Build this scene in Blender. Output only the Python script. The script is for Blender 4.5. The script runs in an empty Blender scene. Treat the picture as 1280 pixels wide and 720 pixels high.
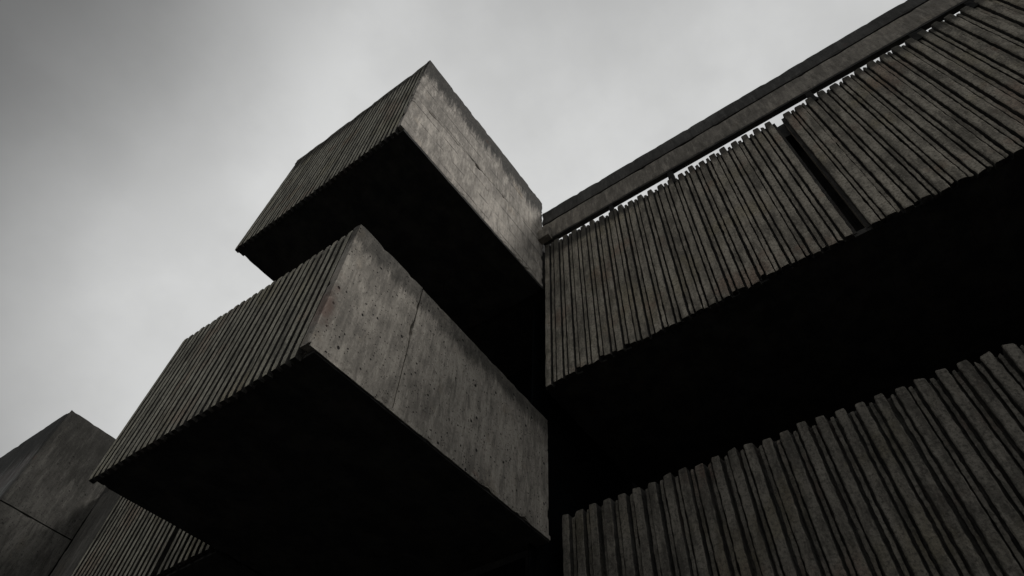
import bpy, math, random
from mathutils import Vector, Matrix, noise

# World axes: +X runs into the facade, +Y runs left along it, +Z is up.
# The lens stands at eye height, EYE above the paving; heights below are above the lens.
EYE = 1.6
scene = bpy.context.scene
COL = scene.collection
random.seed(7)

# ------------------------------------------------------------------ materials
def new_mat(name):
    m = bpy.data.materials.new(name); m.use_nodes = True
    nt = m.node_tree; nt.nodes.clear()
    out = nt.nodes.new('ShaderNodeOutputMaterial')
    bs = nt.nodes.new('ShaderNodeBsdfPrincipled')
    nt.links.new(bs.outputs[0], out.inputs[0])
    bs.inputs['Roughness'].default_value = .9
    bs.inputs['Specular IOR Level'].default_value = .25
    return m, nt, bs

class NT:
    def __init__(s, nt): s.nt = nt; s.N = nt.nodes; s.L = nt.links
    def put(s, node, idx, v):
        if hasattr(v, 'links') or isinstance(v, bpy.types.NodeSocket): s.L.new(v, node.inputs[idx])
        else: node.inputs[idx].default_value = v
    def coord(s, scale=(1, 1, 1), loc=(0, 0, 0)):
        t = s.N.new('ShaderNodeTexCoord'); mp = s.N.new('ShaderNodeMapping')
        s.L.new(t.outputs['Object'], mp.inputs[0])
        mp.inputs['Scale'].default_value = scale; mp.inputs['Location'].default_value = loc
        return mp.outputs[0]
    def noise(s, vec, scale, detail=4, rough=.55):
        n = s.N.new('ShaderNodeTexNoise'); s.L.new(vec, n.inputs['Vector'])
        n.inputs['Scale'].default_value = scale; n.inputs['Detail'].default_value = detail
        n.inputs['Roughness'].default_value = rough
        return n.outputs[0]
    def voro(s, vec, scale, feature='F1'):
        n = s.N.new('ShaderNodeTexVoronoi'); s.L.new(vec, n.inputs['Vector']); n.feature = feature
        n.inputs['Scale'].default_value = scale
        return n
    def ramp(s, v, a, b, lo=0., hi=1.):
        n = s.N.new('ShaderNodeMapRange'); s.L.new(v, n.inputs[0])
        n.interpolation_type = 'SMOOTHSTEP'
        n.inputs[1].default_value = a; n.inputs[2].default_value = b
        n.inputs[3].default_value = lo; n.inputs[4].default_value = hi
        return n.outputs[0]
    def math(s, op, a, b=0., c=None):
        n = s.N.new('ShaderNodeMath'); n.operation = op
        s.put(n, 0, a); s.put(n, 1, b)
        if c is not None: s.put(n, 2, c)
        return n.outputs[0]
    def mix(s, f, a, b, mode='MIX'):
        n = s.N.new('ShaderNodeMix'); n.data_type = 'RGBA'; n.blend_type = mode
        s.put(n, 0, f)
        for i, v in ((6, a), (7, b)):
            if isinstance(v, bpy.types.NodeSocket): s.L.new(v, n.inputs[i])
            else: n.inputs[i].default_value = (*v, 1)
        return n.outputs[2]
    def sep(s, vec):
        n = s.N.new('ShaderNodeSeparateXYZ'); s.L.new(vec, n.inputs[0]); return n.outputs
    def bump(s, h, strength, dist, prev=None):
        n = s.N.new('ShaderNodeBump'); n.inputs['Strength'].default_value = strength
        n.inputs['Distance'].default_value = dist; s.L.new(h, n.inputs['Height'])
        if prev is not None: s.L.new(prev, n.inputs['Normal'])
        return n.outputs[0]

def smooth_concrete(name, base, ztop=None, band=1.0, boards=0., pits=1., top_amt=.85, seed=0., blotch=1., rusty=None):
    m, nt, bs = new_mat(name); k = NT(nt)
    c = k.coord(loc=(seed, seed * .7, 0)); cs = k.coord(scale=(1, 1, .12), loc=(seed, 0, 0))
    big = k.noise(c, .45, 5, .6); mid = k.noise(c, 2.2, 6, .65); fine = k.noise(c, 13, 6, .78)
    strk = k.noise(cs, 3.2, 5, .7)
    dark = tuple(v * .55 for v in base); lite = tuple(min(1, v * 1.28) for v in base)
    warm = (base[0] * .95, base[1] * .8, base[2] * .6)
    col = k.mix(k.ramp(big, .36, .66), dark if blotch > .5 else base, lite)
    col = k.mix(k.ramp(mid, .38, .7, 0, .55), col, base)
    col = k.mix(k.ramp(strk, .47, .68, 0, .6), col, dark)
    col = k.mix(k.ramp(k.noise(k.coord(scale=(1, 1, .2), loc=(seed + 7, 3, 0)), 9., 5, .75), .5, .7, 0, .45), col, lite)
    col = k.mix(k.ramp(k.noise(c, 1.1, 4), .58, .8, 0, .45), col, warm)
    col = k.mix(k.ramp(fine, .47, .66, 0, .55), col, tuple(v * .4 for v in base))
    h = k.math('ADD', k.math('MULTIPLY', mid, .7), k.math('MULTIPLY', fine, .35))
    mot = k.noise(k.coord(scale=(1.2, 1.2, .24), loc=(seed, 11, 2)), 5.5, 7, .8)
    col = k.mix(k.ramp(mot, .5, .62, 0, .7), col, tuple(v * .42 for v in base))
    col = k.mix(k.ramp(mot, .37, .48, .6, 0), col, tuple(min(1, v * 1.55) for v in base))
    # blow holes left by air bubbles, in loose rows
    if pits > 0:
        for sc_, th, seedp in ((4.1, .15, 3.), (7.5, .16, 9.), (15., .2, 17.)):
            v = k.voro(k.coord(loc=(seedp, seedp, seedp), scale=(1, 1, .8)), sc_)
            hole = k.ramp(v.outputs['Distance'], th * .55, th, pits, 0)
            sel = k.math('GREATER_THAN', k.sep(v.outputs['Color'])[0], .5)
            hole = k.math('MULTIPLY', hole, sel)
            col = k.mix(hole, col, (.022, .02, .018))
            h = k.math('SUBTRACT', h, k.math('MULTIPLY', hole, 1.2))
    if boards > 0:
        w = k.math('ABSOLUTE', k.math('SUBTRACT', k.math('FRACT', k.math('MULTIPLY', k.math('ADD', k.sep(c)[2], k.math('MULTIPLY', mid, .07)), 1 / .78)), .5))
        line = k.ramp(w, .0, .045, 1, 0)
        line = k.math('MULTIPLY', line, k.ramp(k.noise(c, 1.6, 3), .38, .6))
        col = k.mix(k.math('MULTIPLY', line, boards), col, (.05, .045, .04))
        h = k.math('SUBTRACT', h, k.math('MULTIPLY', line, .8 * boards))
    # soot and algae that have run down from the top edge
    if ztop is not None:
        drip = k.noise(k.coord(scale=(1, 1, .12), loc=(seed, 0, 0)), 5.5, 6, .85)
        zz = k.math('SUBTRACT', ztop + EYE, k.sep(k.coord())[2])
        reach = k.math('MULTIPLY', k.math('MAXIMUM', k.math('MULTIPLY_ADD', k.math('SUBTRACT', drip, .45), 2.4, .62), 0), band)
        s1 = k.math('SUBTRACT', zz, reach)
        soot = k.ramp(s1, -.16 * band, .5 * band, top_amt, 0)
    if ztop is not None:
        soot = k.math('MULTIPLY', soot, k.ramp(fine, .3, .6, .85, 1.))
        col = k.mix(soot, col, (.018, .018, .016))
    if rusty:
        o = k.sep(k.coord()); rx, ry, rz, rr = rusty[:4]
        dd = k.math('SQRT', k.math('ADD', k.math('POWER', k.math('SUBTRACT', o[0], rx), 2.), k.math('MULTIPLY', k.math('POWER', k.math('SUBTRACT', o[2], rz + EYE), 2.), .12)))
        dd = k.math('ADD', dd, k.math('MULTIPLY', k.math('SUBTRACT', mid, .5), .9))
        col = k.mix(k.ramp(dd, rr * .1, rr, rusty[4], 0), col, (.17, .09, .07))
    # a few rust spots
    v = k.voro(k.coord(loc=(5 + seed, 2, 1)), .8)
    rust = k.math('MULTIPLY', k.ramp(v.outputs['Distance'], .03, .16, .5, 0), k.math('GREATER_THAN', k.sep(v.outputs['Color'])[2], .72))
    col = k.mix(rust, col, (.16, .055, .03))
    nt.links.new(col, bs.inputs['Base Color'])
    nt.links.new(k.bump(h, .75, .03), bs.inputs['Normal'])
    return m

def ribbed_concrete(name, base, seed=0., ztop=None, band=.5):
    m, nt, bs = new_mat(name); k = NT(nt)
    c = k.coord(loc=(seed, seed, seed)); cs = k.coord(scale=(1, 1, .16), loc=(seed, 0, 0))
    cv = k.coord(scale=(1, 1, .3), loc=(seed, seed, seed))
    mid = k.noise(cv, 3.4, 6, .7); fine = k.noise(c, 15, 6, .78); strk = k.noise(cs, 4.5, 5, .7)
    grit = k.voro(c, 19)
    dark = tuple(v * .42 for v in base); lite = tuple(min(1, v * 1.35) for v in base)
    col = k.mix(k.ramp(mid, .38, .62), dark, lite)
    col = k.mix(k.ramp(k.noise(cv, 11, 5, .78), .52, .66, 0, .45), col, tuple(min(1, v * 1.7) for v in base))
    col = k.mix(k.ramp(strk, .42, .7, 0, .6), col, base)
    col = k.mix(k.ramp(k.noise(c, .7, 3), .52, .72, 0, .35), col, (base[0], base[1] * .92, base[2] * .62))
    col = k.mix(k.ramp(k.noise(c, .8, 4), .54, .68, 0, .45), col, (base[0] * .95, base[1] * .66, base[2] * .58))
    col = k.mix(k.ramp(fine, .46, .64, 0, .8), col, tuple(v * .3 for v in base))
    stone = k.ramp(grit.outputs['Distance'], .12, .42, .45, 0)
    col = k.mix(stone, col, k.mix(k.sep(grit.outputs['Color'])[0], dark, tuple(min(1, v * 1.7) for v in base)))
    if ztop is not None:
        drip = k.noise(k.coord(scale=(1, 1, .07)), 4.2, 5, .75)
        zz = k.math('SUBTRACT', ztop + EYE, k.sep(k.coord())[2])
        s1 = k.math('SUBTRACT', zz, k.math('MULTIPLY', drip, band * 1.6))
        col = k.mix(k.ramp(s1, -.3 * band, .4 * band, .75, 0), col, (.02, .02, .018))
    nt.links.new(col, bs.inputs['Base Color'])
    h = k.math('ADD', k.math('MULTIPLY', mid, .5), k.math('ADD', k.math('MULTIPLY', fine, .5), k.math('MULTIPLY', grit.outputs['Distance'], .3)))
    nt.links.new(k.bump(h, .9, .035), bs.inputs['Normal'])
    return m

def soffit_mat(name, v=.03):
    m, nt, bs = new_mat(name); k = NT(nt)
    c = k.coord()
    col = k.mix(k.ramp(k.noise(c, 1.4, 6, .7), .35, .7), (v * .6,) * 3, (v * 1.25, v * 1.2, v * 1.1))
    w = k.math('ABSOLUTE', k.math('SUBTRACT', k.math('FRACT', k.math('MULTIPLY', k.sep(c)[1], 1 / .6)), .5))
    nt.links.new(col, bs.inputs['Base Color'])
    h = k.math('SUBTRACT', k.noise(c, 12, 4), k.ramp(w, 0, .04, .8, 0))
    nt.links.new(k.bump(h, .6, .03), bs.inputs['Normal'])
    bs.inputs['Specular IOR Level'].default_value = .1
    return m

def glass_mat():
    m, nt, bs = new_mat('dark_glass')
    bs.inputs['Base Color'].default_value = (.006, .007, .008, 1)
    bs.inputs['Roughness'].default_value = .08
    bs.inputs['Specular IOR Level'].default_value = .5
    return m

def paving_mat():
    m, nt, bs = new_mat('wet_asphalt'); k = NT(nt)
    c = k.coord()
    col = k.mix(k.ramp(k.noise(c, .3, 6, .65), .35, .7), (.026, .026, .027), (.05, .049, .047))
    col = k.mix(k.ramp(k.noise(c, 60, 3), .5, .75, 0, .5), col, (.09, .088, .085))
    nt.links.new(col, bs.inputs['Base Color'])
    nt.links.new(k.bump(k.noise(c, 80, 3), .6, .01), bs.inputs['Normal'])
    bs.inputs['Roughness'].default_value = .85
    return m

# ------------------------------------------------------------------ mesh helpers
class MB:
    def __init__(s): s.v = []; s.f = []; s.dark = set()
    def quad(s, *i): s.f.append(tuple(i))
    def build(s, name, mat, parent=None, label=None, flip_check=True):
        me = bpy.data.meshes.new(name)
        me.from_pydata([tuple(p) for p in s.v], [], s.f)
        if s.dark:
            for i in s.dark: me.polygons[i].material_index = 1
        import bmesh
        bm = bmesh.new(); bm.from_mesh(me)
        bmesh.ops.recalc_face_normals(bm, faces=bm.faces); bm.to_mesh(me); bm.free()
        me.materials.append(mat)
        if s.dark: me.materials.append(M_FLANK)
        o = bpy.data.objects.new(name, me); COL.objects.link(o)
        if parent is not None: 
            o.parent = parent; o.matrix_parent_inverse = world_inv(parent)
        if label: o['label'] = label
        return o

ROOT_LOC = Vector((10.6, 6.9, 0))
def world_inv(o):
    # every part's mesh is in world units; only the root Empty is moved away from the origin
    return Matrix.Translation(-ROOT_LOC) if o.type == 'EMPTY' else Matrix.Identity(4)

def slab(mb, c, cell=.2, chip=.03, amp=.006, seed=0, maxn=70):
    """Hexahedron: c = 8 corners ordered (x,y,z) bits: index = ix*4+iy*2+iz, each (X,Y,Zrel)."""
    P = [Vector((p[0], p[1], p[2] + EYE)) for p in c]
    dims = [(P[4] - P[0]).length, (P[2] - P[0]).length, (P[1] - P[0]).length]
    dims = [max(dims[0], (P[7] - P[3]).length), max(dims[1], (P[7] - P[5]).length), max(dims[2], (P[7] - P[6]).length)]
    n = [max(1, min(maxn, int(round(d / cell)))) for d in dims]
    ctr = sum(P, Vector()) / 8
    idx = {}
    def vert(i, j, k):
        key = (i, j, k)
        if key in idx: return idx[key]
        u, v, w = i / n[0], j / n[1], k / n[2]
        p = Vector()
        for a in (0, 1):
            for b in (0, 1):
                for d in (0, 1):
                    p += P[a * 4 + b * 2 + d] * ((u if a else 1 - u) * (v if b else 1 - v) * (w if d else 1 - w))
        bx, by, bz = i in (0, n[0]), j in (0, n[1]), k in (0, n[2])
        ne = bx + by + bz
        if ne >= 2 and chip > 0:
            q = p * 2.3 + Vector((seed, seed * 2.1, 0))
            t = max(0, noise.noise(q) * 1.2 + noise.noise(q * 4) * .8 - .12) + .12
            off = Vector(((-1 if i else 1) * bx, (-1 if j else 1) * by, (-1 if k else 1) * bz))
            p = p + off * chip * t
            p += Vector([noise.noise(q * 1.7 + Vector((9 * a, 3, 1))) for a in (1, 2, 3)]) * amp
        idx[key] = len(mb.v); mb.v.append(p)
        return idx[key]
    for (ax, b1, b2) in ((0, 1, 2), (1, 0, 2), (2, 0, 1)):
        for side in (0, n[ax]):
            for s in range(n[b1]):
                for t in range(n[b2]):
                    q = []
                    for ds, dt in ((0, 0), (1, 0), (1, 1), (0, 1)):
                        ii = [0, 0, 0]; ii[ax] = side; ii[b1] = s + ds; ii[b2] = t + dt
                        q.append(vert(*ii))
                    mb.f.append(tuple(q))

def box(x0, x1, y0, y1, z0, z1):
    """Corner list; each z may be a function of (x, y)."""
    f0 = z0 if callable(z0) else (lambda x, y: z0)
    f1 = z1 if callable(z1) else (lambda x, y: z1)
    return [(x, y, (f1 if k else f0)(x, y)) for x in (x0, x1) for y in (y0, y1) for k in (0, 1)]

def part(name, mat, parent, c, label=None, **kw):
    mb = MB(); slab(mb, c, **kw); return mb.build(name, mat, parent, label)

def rib_panel(name, mat, parent, y0, y1, xf, depth, zb, zt, pitch, label=None, width=.6, row=.1,
              rough=.012, ridge=.45, ragged=.05, seed=0, back=.2, xt=None, skip=(), back_drop=0., rw=.17, bites=.14, cham=.10):
    """Vertical hammered ribs on a backing slab; xf = plane of the rib fronts (facing -X)."""
    rnd = random.Random(seed)
    mb = MB()
    fb = zb if callable(zb) else (lambda y: zb)
    ft = zt if callable(zt) else (lambda y: zt)
    lean = (lambda z, y: 0.) if xt is None else xt
    n = max(1, int(round((y1 - y0) / pitch))); p = (y1 - y0) / n
    def strip(yc, w0, w1, d, za, zz, sd, r):
        rows = max(3, int((zz - za) / row)); base = len(mb.v)
        a1 = rnd.uniform(0, 50)
        for i in range(rows + 1):
            z = za + (zz - za) * i / rows
            q = Vector((a1, sd * 1.3, z))
            def nz(s, o): return noise.noise(Vector((q.x + o, q.y, q.z * s)))
            wob = nz(.8, 0) * r * .3
            e1 = nz(3.2, 3) * r * .8 + nz(9, 7) * r * 1.3; e2 = nz(3.2, 13) * r * .8 + nz(9, 17) * r * 1.3
            fr = nz(4, 23) * r * .7 + abs(nz(11, 29)) * r * .9
            # broken bites out of the arrises
            bite = max(0, nz(2.6, 41) - .25) * .16 * bites
            bite2 = max(0, nz(2.6, 53) - .25) * .16 * bites
            endt = min(i, rows - i)
            endr = .007 if endt == 0 else 0
            xx = xf + lean(z, yc)
            zr = z + EYE
            bk = (noise.noise(Vector((a1 + 3, sd, 9))) * .07, noise.noise(Vector((a1 + 7, sd, 5))) * .07) if endt == 0 and bites else (0, 0)
            if endt == 0 and bites and i and rnd.random() < .35: fr += .03
            xb = xf + depth + lean(z, yc) + .003
            xf_ = xx + depth - d + fr + endr; ch = min(w1 * cham, d * .35)
            ya, yb = yc - w1 / 2 + wob + e1 + bite + endr, yc + w1 / 2 + wob + e2 - bite2 - endr
            mb.v += [Vector((xb, yc - w0 / 2, zr)),
                     Vector((xf_ + ch, ya, zr + bk[0])),
                     Vector((xf_, ya + ch, zr + bk[0])),
                     Vector((xf_ - fr * .3, yb - ch, zr + bk[1])),
                     Vector((xf_ + ch, yb, zr + bk[1])),
                     Vector((xb, yc + w0 / 2, zr))]
            if i:
                b = base + 6 * i
                for s in range(5):
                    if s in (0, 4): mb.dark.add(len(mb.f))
                    mb.f.append((b - 6 + s, b - 5 + s, b + s + 1, b + s))
                mb.f.append((b - 1, b - 6, b, b + 5))
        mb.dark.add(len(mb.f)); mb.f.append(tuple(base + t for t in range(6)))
        e = base + 6 * rows; mb.f.append(tuple(e + t for t in range(6)))
    for i in range(n):
        yc = y0 + (i + .5) * p + rnd.uniform(-.025, .025) * p
        w = p * width * rnd.uniform(.94, 1.06)
        d = depth * rnd.uniform(.93, 1.03)
        a = fb(yc) - rnd.uniform(0, ragged); b = ft(yc) + rnd.uniform(-ragged, ragged) * .5
        strip(yc, w * 1.1, w, d, a, b, i + seed, rough)
        if ridge and i < n - 1:
            yr = yc + p * rnd.uniform(.47, .53)
            strip(yr, p * rw * 1.25, p * rw, depth * ridge * rnd.uniform(.75, 1.1), a + .02 + rnd.uniform(0, ragged), b - rnd.uniform(0, ragged) * .5, i + seed + 500, rough)
    # backing slab, cut in runs so it can follow a stepped or sloping top
    runs = []
    ys = [y0 + (y1 - y0) * t / 12 for t in range(13)]
    for s in skip: ys.append(s)
    ys = sorted(set(ys))
    base = len(mb.v)
    for y in ys:
        e = 1e-4
        yy = min(max(y, y0 + e), y1 - e)
        za, zz = fb(yy) + back_drop, ft(yy) - .01
        for z in (za, zz):
            x0 = xf + depth + lean(z, yy)
            mb.v += [Vector((x0, y, z + EYE)), Vector((x0 + back, y, z + EYE))]
    for t in range(1, len(ys)):
        a, b = base + 4 * (t - 1), base + 4 * t
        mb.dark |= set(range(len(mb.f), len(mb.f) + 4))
        mb.f += [(a, b, b + 2, a + 2), (a + 1, a + 3, b + 3, b + 1), (a, a + 1, b + 1, b), (a + 2, b + 2, b + 3, a + 3)]
    a = base; mb.f.append((a, a + 2, a + 3, a + 1)); a = base + 4 * (len(ys) - 1); mb.f.append((a, a + 1, a + 3, a + 2))
    return mb.build(name, mat, parent, label)

# ------------------------------------------------------------------ materials in use
WARM = (.30, .283, .262)
M_A = smooth_concrete('board_marked_concrete', (.44, .405, .36), ztop=22.95, band=1.4, top_amt=.95, boards=1., pits=.25, seed=1.3)
M_B = smooth_concrete('pitted_concrete', (.35, .323, .283), ztop=11.75, band=.55, pits=1., top_amt=.72, seed=4.1, rusty=(3.45, 0, 9.2, .3, .5))
M_C = smooth_concrete('dark_stained_concrete', (.13, .124, .112), ztop=15.4, band=2.0, pits=.5, top_amt=.6, seed=8.7)
M_CF = smooth_concrete('streaked_grey_concrete', (.27, .27, .262), ztop=15.4, band=1.9, pits=.2, top_amt=.85, seed=2.7, rusty=(4.05, 0, 13.2, .35, .15))
M_BEAM = smooth_concrete('beam_concrete', (.26, .238, .205), pits=.5, seed=6.2)
M_COPE = smooth_concrete('sooty_coping_concrete', (.085, .083, .078), pits=.1, seed=3.2)
M_R1 = ribbed_concrete('hammered_rib_concrete', (.32, .292, .242), 1., ztop=19.2, band=.45)
M_R2 = ribbed_concrete('hammered_rib_concrete_of_the_bays', (.42, .40, .33), 5., ztop=23.1, band=.9)
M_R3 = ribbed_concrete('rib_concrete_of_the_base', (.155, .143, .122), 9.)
M_R4 = ribbed_concrete('rib_concrete_grey', (.39, .37, .305), 13.)
M_FLANK = ribbed_concrete('shade_dark_flanks', (.055, .052, .047), 3.)  # dark colour on rib flanks and backing imitates the shade in the grooves
M_S = soffit_mat('shade_black_concrete', .065)  # near-black colour carries the deep shade of soffits and core
M_D = soffit_mat('shade_dark_recess_concrete', .035)  # colour darkened so the recess linings read as shade
M_G = glass_mat()
M_F = soffit_mat('dark_bronze_metal', .025)

# ------------------------------------------------------------------ the building
root = bpy.data.objects.new('concrete_building', None)
root.empty_display_size = 2; COL.objects.link(root); root.location = ROOT_LOC
root['label'] = 'dark brutalist concrete building with ribbed walls and stacked cantilevered bays under a grey sky'
root['category'] = 'building'

E = 6.95           # the plane of the smooth side walls
# ---- top bay ----------------------------------------------------------------
At = lambda x, y: 22.93 + .09 * (y - E)
Ab = lambda x, y: 16.95 + .045 * max(0, x - 3.3)*.75 + .015 * (y - E)
bayA = part('cantilevered_bay', M_D, root, box(3.66, 10.04, E + .17, 13.75, lambda x, y: Ab(x, y) + .12, lambda x, y: At(x, y) - .06),
            'topmost cantilevered bay, its pale board marked side wall against the sky', chip=0)
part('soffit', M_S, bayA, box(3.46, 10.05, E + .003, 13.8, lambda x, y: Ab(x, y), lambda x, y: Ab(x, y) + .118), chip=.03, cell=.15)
jA = lambda x, y: 19.62 + .09 * (x - 4.7)
part('side_wall', M_A, bayA, box(3.31, 10.04, E, E + .15, lambda x, y: Ab(x, y) + .12, lambda x, y: jA(x, y) - .022),
     'lower lift of the pale board marked side wall', chip=.05, cell=.12)
part('side_wall', M_A, bayA, box(3.31, 10.035, E + .012, E + .15, lambda x, y: jA(x, y) + .012, lambda x, y: At(x, y)),
     'upper lift of the pale side wall, black with soot along its top edge', chip=.05, cell=.12)
part('coping', M_R2, bayA, box(3.325, 3.64, E + .155, 13.87, lambda x, y: At(x, y) - .33, lambda x, y: At(x, y) + .0), 'sooty band closing the tops of the ribs', chip=.03, cell=.15)
rib_panel('ribbed_panel', M_R2, bayA, E + .165, 13.86, 3.33, .15, lambda y: Ab(3.3, y) - .03, lambda y: At(3.3, y) - .30, .20, rough=.004, seed=21, ridge=0, back_drop=.09, width=.56, bites=0, cham=.03, ragged=.03,
          label='ribbed front of the topmost bay')
part('bracket', M_BEAM, bayA, box(9.72, 9.99, E - .44, E - .004, 19.75, 20.35), chip=.04, cell=.1)

# ---- second bay -------------------------------------------------------------
Bt = lambda x, y: 11.90 + .088 * (y - E) - .02 * max(0, x - 3.45)
Bb = lambda x, y: 7.98 + .034 * (y - E) + .047 * max(0, x - 3.45)
bayB = part('cantilevered_bay', M_D, root, box(3.80, 10.04, E + .24, 13.2, lambda x, y: Bb(x, y) + .12, lambda x, y: Bt(x, y) - .06),
            'large cantilevered bay in the middle, pitted grey side wall over a black soffit', chip=0)
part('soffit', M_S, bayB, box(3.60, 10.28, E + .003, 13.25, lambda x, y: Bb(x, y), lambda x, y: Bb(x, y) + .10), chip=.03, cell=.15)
part('drip_edge', M_B, bayB, box(3.47, 10.28, E - .035, E - .001, lambda x, y: Bb(x, y) + .03, lambda x, y: Bb(x, y) + .14), chip=.05, cell=.12)
jx = 5.42
part('side_wall', M_B, bayB, box(3.44, jx - .012, E, E + .22, lambda x, y: Bb(x, y) + .102, lambda x, y: Bt(x, y)),
     'outer part of the pitted grey side wall, with a faint rusty stain at the corner', chip=.035, cell=.12)
part('side_wall', M_B, bayB, box(jx + .012, 10.28, E + .012, E + .22, lambda x, y: Bb(x, y) + .102, lambda x, y: Bt(x, y) - .01),
     'inner part of the pitted grey side wall, fading into the dark', chip=.03, cell=.12)
rib_panel('ribbed_panel', M_R4, bayB, E + .235, 13.3, 3.46, .13, lambda y: Bb(3.4, y) - .05, lambda y: Bt(3.4, y), .226, rough=.004, seed=33, ridge=0, back_drop=.11, width=.56, bites=0, cham=.03, ragged=.03,
          label='ribbed front of the large middle bay')

# ---- far bays ---------------------------------------------------------------
bayC = part('cantilevered_bay', M_D, root, box(4.5, 12, 22.5, 32.8, 4.6, 15.3),
            'distant bay at the left edge, smooth dark stained walls meeting at a pale corner', chip=0)
part('soffit', M_S, bayC, box(4.1, 12, 22.18, 33, 4.4, 4.59), chip=0)
part('side_wall', M_C, bayC, box(4.06, 6.42, 22.16, 22.48, 11.775, 15.40), 'dark blotched upper side panel of the distant bay', chip=.03, cell=.15)
part('side_wall', M_C, bayC, box(4.065, 6.42, 22.172, 22.48, 4.6, 11.75), 'dark lower side panel of the distant bay, below the joint', chip=.03, cell=.15)
part('front_wall', M_CF, bayC, box(4.055, 4.48, 22.49, 33, 4.6, lambda x, y: 15.40 + .06 * (y - 22)), 'smooth streaked front wall of the distant bay', chip=.04, cell=.2)

DB = 8.31
bayD = part('cantilevered_bay', M_D, root, box(6.80, 12, 13.5, 22.1, DB + .15, 13.4),
            'ribbed bay in shadow beneath the middle bay, between it and the distant bay', chip=0)
part('soffit', M_S, bayD, box(6.60, 12, 13.32, 22.12, DB, DB + .12), chip=.03)
part('margin', M_C, bayD, box(6.44, 6.78, 20.48, 22.145, DB + .13, 13.5), 'smooth concrete margin beside the ribs', chip=.02)
rib_panel('ribbed_panel', M_R4, bayD, 15.46, 20.46, 6.43, .13, DB + .05, 13.5, .26, rough=.004, seed=41, ridge=0, back_drop=.03, bites=0, cham=.03, width=.48, label='shadowed ribbed panel left of the open joint')
rib_panel('ribbed_panel', M_R4, bayD, 13.32, 15.28, 6.43, .13, DB + .05, 13.5, .26, rough=.004, seed=43, ridge=0, back_drop=.03, bites=0, cham=.03, width=.48,
          label='short ribbed panel right of the open joint, ending at the black soffit')

# ---- the long gallery on the right -----------------------------------------
YR = -16.
gal = part('gallery', M_D, root, box(10.95, 18, YR, E - .05, 12.95, 18.75), 'long overhanging ribbed gallery on the right with black underside', chip=0)
Ut = lambda y: 19.22 + .10 * max(0, y - 2)
rib_panel('ribbed_panel', M_R1, gal, -1.31, E - .02, 10.0, .17, lambda y: 12.74, Ut, .352, width=.49, row=.055, rough=.008, ridge=.8, rw=.25, ragged=.10, seed=3,
          back_drop=.1, label='ribbed parapet panel between the bays and the black open joint')
rib_panel('ribbed_panel', M_R1, gal, YR, -1.52, 10.0, .17, lambda y: 12.74, Ut, .352, width=.55, row=.055, rough=.009, ridge=.7, rw=.22, ragged=.10, seed=5, back_drop=.1,
          label='ribbed parapet panel right of the black open joint, running out of the picture')
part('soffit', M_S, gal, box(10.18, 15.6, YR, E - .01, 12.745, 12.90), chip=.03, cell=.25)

# ---- beam above the gallery --------------------------------------------------
bz = lambda base: (lambda x, y: base + .035 * (y + 1))
part('joint_filler', M_S, gal, box(10.38, 10.5, -1.7, -1.1, 18.5, 19.3), chip=0)
part('roof_slab', M_D, gal, box(10.385, 10.94, YR, E - .05, 18.5, 18.72), chip=0)
beam = part('parapet_beam', M_BEAM, root, box(10.0, 10.18, YR, E - .006, bz(19.70), bz(20.78)),
            'long concrete beam running above the gallery with a thin slit of sky beneath', chip=.03, cell=.12, maxn=150)
part('coping', M_COPE, beam, box(9.985, 10.25, YR, E - .006, bz(20.84), lambda x, y: 21.38 + .075 * max(-6, y + 1)), 'dark sooty coping above the beam', chip=.04, cell=.12, maxn=150)
part('underside', M_S, beam, box(10.012, 10.186, YR, E - .012, bz(19.62), bz(19.697)), chip=0)  # dark strip standing in for the shade under the beam
part('shadow_joint', M_S, beam, box(10.06, 10.16, YR, E - .01, bz(20.781), bz(20.839)), chip=0)
for i, (y, w) in enumerate(((4.2, .14), (2.02, .20), (-2.5, .18), (-5.5, .35), (-6.9, .3), (-9.3, .2), (-12.4, .2))):
    part('post', M_F, beam, box(10.02, 10.15, y - w / 2, y + w / 2, 18.9, bz(19.619)), chip=.03, cell=.1)

# ---- recesses and added dark glass ----------------------------------------------------
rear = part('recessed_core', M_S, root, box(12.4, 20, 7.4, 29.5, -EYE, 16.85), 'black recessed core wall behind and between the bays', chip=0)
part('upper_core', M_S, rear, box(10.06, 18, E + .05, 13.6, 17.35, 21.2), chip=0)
def blackout_glazing(parent, x, y0, y1, z0, z1, nb, along='y', label=None):  # dark glass put in so the recesses stay black
    mb = MB()
    if along == 'y': slab(mb, box(x, x + .03, y0, y1, z0, z1), cell=9, chip=0)
    else: slab(mb, box(y0, y1, x, x + .03, z0, z1), cell=9, chip=0)
    g = mb.build('blackout_pane', M_G, parent, label)
    return g
blackout_glazing(rear, 12.30, E + .5, 13.7, 11.6, 16.98, 6, label='dark glass added in the recess below the topmost bay to keep it black')
blackout_glazing(rear, 10.30, 7.6, 19.9, -EYE, 8.2, 6, label='dark glass added deep beneath the bays to keep the gap black')
blackout_glazing(rear, 7.3, 10.06, 15.35, -EYE, 16.9, 3, 'x')
lowr = part('base_wall', M_D, root, box(10.98, 16, YR, E - .02, -EYE, 8.92), 'dim ribbed base wall at the lower right, below the black recess', chip=0)
Lt = lambda y: 8.98 + .022 * (y + 1)
rib_panel('ribbed_panel', M_R3, lowr, YR, E + .02, 10.65, .2, -EYE, Lt, .357, width=.52, row=.07, rough=.011, ridge=.5, rw=.2, bites=.12, ragged=.06, seed=8,
          label='tall dim ribbed face of the base wall')
blackout_glazing(lowr, 15.4, YR, 7.5, 8.9, 12.8, 8, label='dark glass added deep under the gallery to block light')

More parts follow.
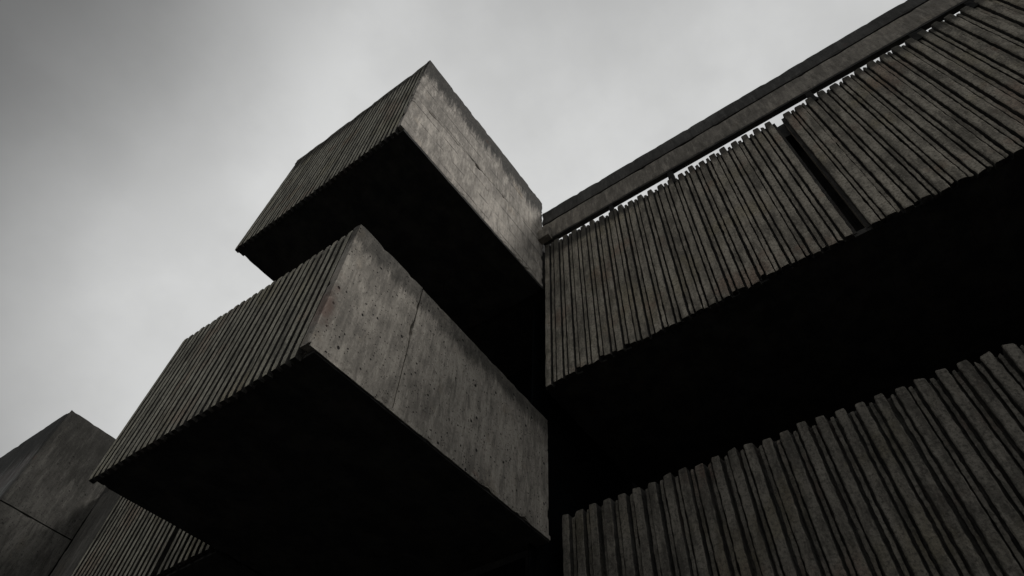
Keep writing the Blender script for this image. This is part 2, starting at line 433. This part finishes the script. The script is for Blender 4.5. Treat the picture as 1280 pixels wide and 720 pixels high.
# ------------------------------------------------------------------ the ground
mb = MB(); R = 1500
mb.v = [Vector((-R, -R, 0)), Vector((R, -R, 0)), Vector((R, R, 0)), Vector((-R, R, 0))]; mb.f = [(0, 1, 2, 3)]
g = mb.build('ground', paving_mat()); g['kind'] = 'structure'
if g.data.polygons[0].normal.z < 0: g.data.flip_normals()

# ------------------------------------------------------------------ sky and light
SUN_EL, SUN_DIR = math.radians(48), Vector((.55, -1.0, 0)).normalized()
w = bpy.data.worlds.new("World"); scene.world = w; w.use_nodes = True
nt = w.node_tree; nt.nodes.clear(); k = NT(nt)
out = nt.nodes.new('ShaderNodeOutputWorld'); bg = nt.nodes.new('ShaderNodeBackground')
nt.links.new(bg.outputs[0], out.inputs[0]); bg.inputs['Strength'].default_value = .1
sky = nt.nodes.new('ShaderNodeTexSky'); sky.sky_type = 'NISHITA'; sky.sun_disc = False
sky.sun_elevation = SUN_EL; sky.sun_rotation = math.atan2(SUN_DIR.x, SUN_DIR.y)
sky.air_density = 1; sky.dust_density = 3
tc = nt.nodes.new('ShaderNodeTexCoord'); dirv = tc.outputs['Generated']
hsv = nt.nodes.new('ShaderNodeHueSaturation'); hsv.inputs['Saturation'].default_value = .15
nt.links.new(sky.outputs[0], hsv.inputs['Color'])
# overcast: cloud deck thicker and darker toward the horizon, with lens falloff painted in as soft dark patches
mp = nt.nodes.new('ShaderNodeMapping'); nt.links.new(dirv, mp.inputs[0]); mp.inputs['Scale'].default_value = (1, 1, 1.2)
mp.inputs['Location'].default_value = (3.1, 1.7, .4)
n1 = k.noise(mp.outputs[0], 1.9, 6, .5); n2 = k.noise(mp.outputs[0], 5.5, 5, .55)
el = k.sep(dirv)[2]
val = k.ramp(el, 0., .75, 2.6, 6.4)
val = k.math('MULTIPLY', val, k.ramp(n1, .3, .7, .84, 1.08))
val = k.math('MULTIPLY', val, k.ramp(n2, .3, .7, .94, 1.05))
def vignette(d, r0, r1, amt):
    """A darker bank painted into the sky for lens falloff, centred on world direction d."""
    global val
    dn = nt.nodes.new('ShaderNodeVectorMath'); dn.operation = 'DOT_PRODUCT'
    nt.links.new(dirv, dn.inputs[0]); dn.inputs[1].default_value = Vector(d).normalized()
    e = k.math('ADD', dn.outputs['Value'], k.math('MULTIPLY', k.math('SUBTRACT', n1, .5), .08))
    val = k.math('MULTIPLY', val, k.ramp(e, math.cos(math.radians(r1)), math.cos(math.radians(r0)), 1, amt))
vignette((-.46, .50, .73), 4, 35, .2)
vignette((-.17, -.15, .95), 4, 31, .5)
vignette((-.24, .92, .42), 2, 28, .5)
col = nt.nodes.new('ShaderNodeCombineColor')
for i, t in enumerate((.992, 1.0, .995)):
    nt.links.new(k.math('MULTIPLY', val, t), col.inputs[i])
fin = k.mix(.96, hsv.outputs[0], col.outputs[0])
nt.links.new(fin, bg.inputs[0])

sl = bpy.data.lights.new('sun', 'SUN'); sl.energy = 1.5; sl.angle = math.radians(14); sl.color = (1, .965, .92)
so = bpy.data.objects.new('sun', sl); COL.objects.link(so)
sd = Vector((SUN_DIR.x * math.cos(SUN_EL), SUN_DIR.y * math.cos(SUN_EL), math.sin(SUN_EL)))
so.rotation_euler = sd.to_track_quat('Z', 'Y').to_euler()
so.location = (0, -30, 40)

# ------------------------------------------------------------------ camera
cam = bpy.data.cameras.new('camera'); cam.sensor_width = 36; cam.lens = 831.6 / 1280 * 36
cam.clip_start = .05; cam.clip_end = 6000
co = bpy.data.objects.new('camera', cam); COL.objects.link(co)
r = Vector((0.590654, -0.806047, 0.037624)); u = Vector((-0.67085, -0.464604, 0.578017)); b = Vector((-0.448429, -0.366648, -0.815157))
co.matrix_world = Matrix(((r.x, u.x, b.x, 0), (r.y, u.y, b.y, 0), (r.z, u.z, b.z, EYE), (0, 0, 0, 1)))
scene.camera = co

scene.view_settings.view_transform = 'Standard'; scene.view_settings.look = 'None'
scene.view_settings.exposure = 0; scene.view_settings.gamma = 1
scene.cycles.max_bounces = 6
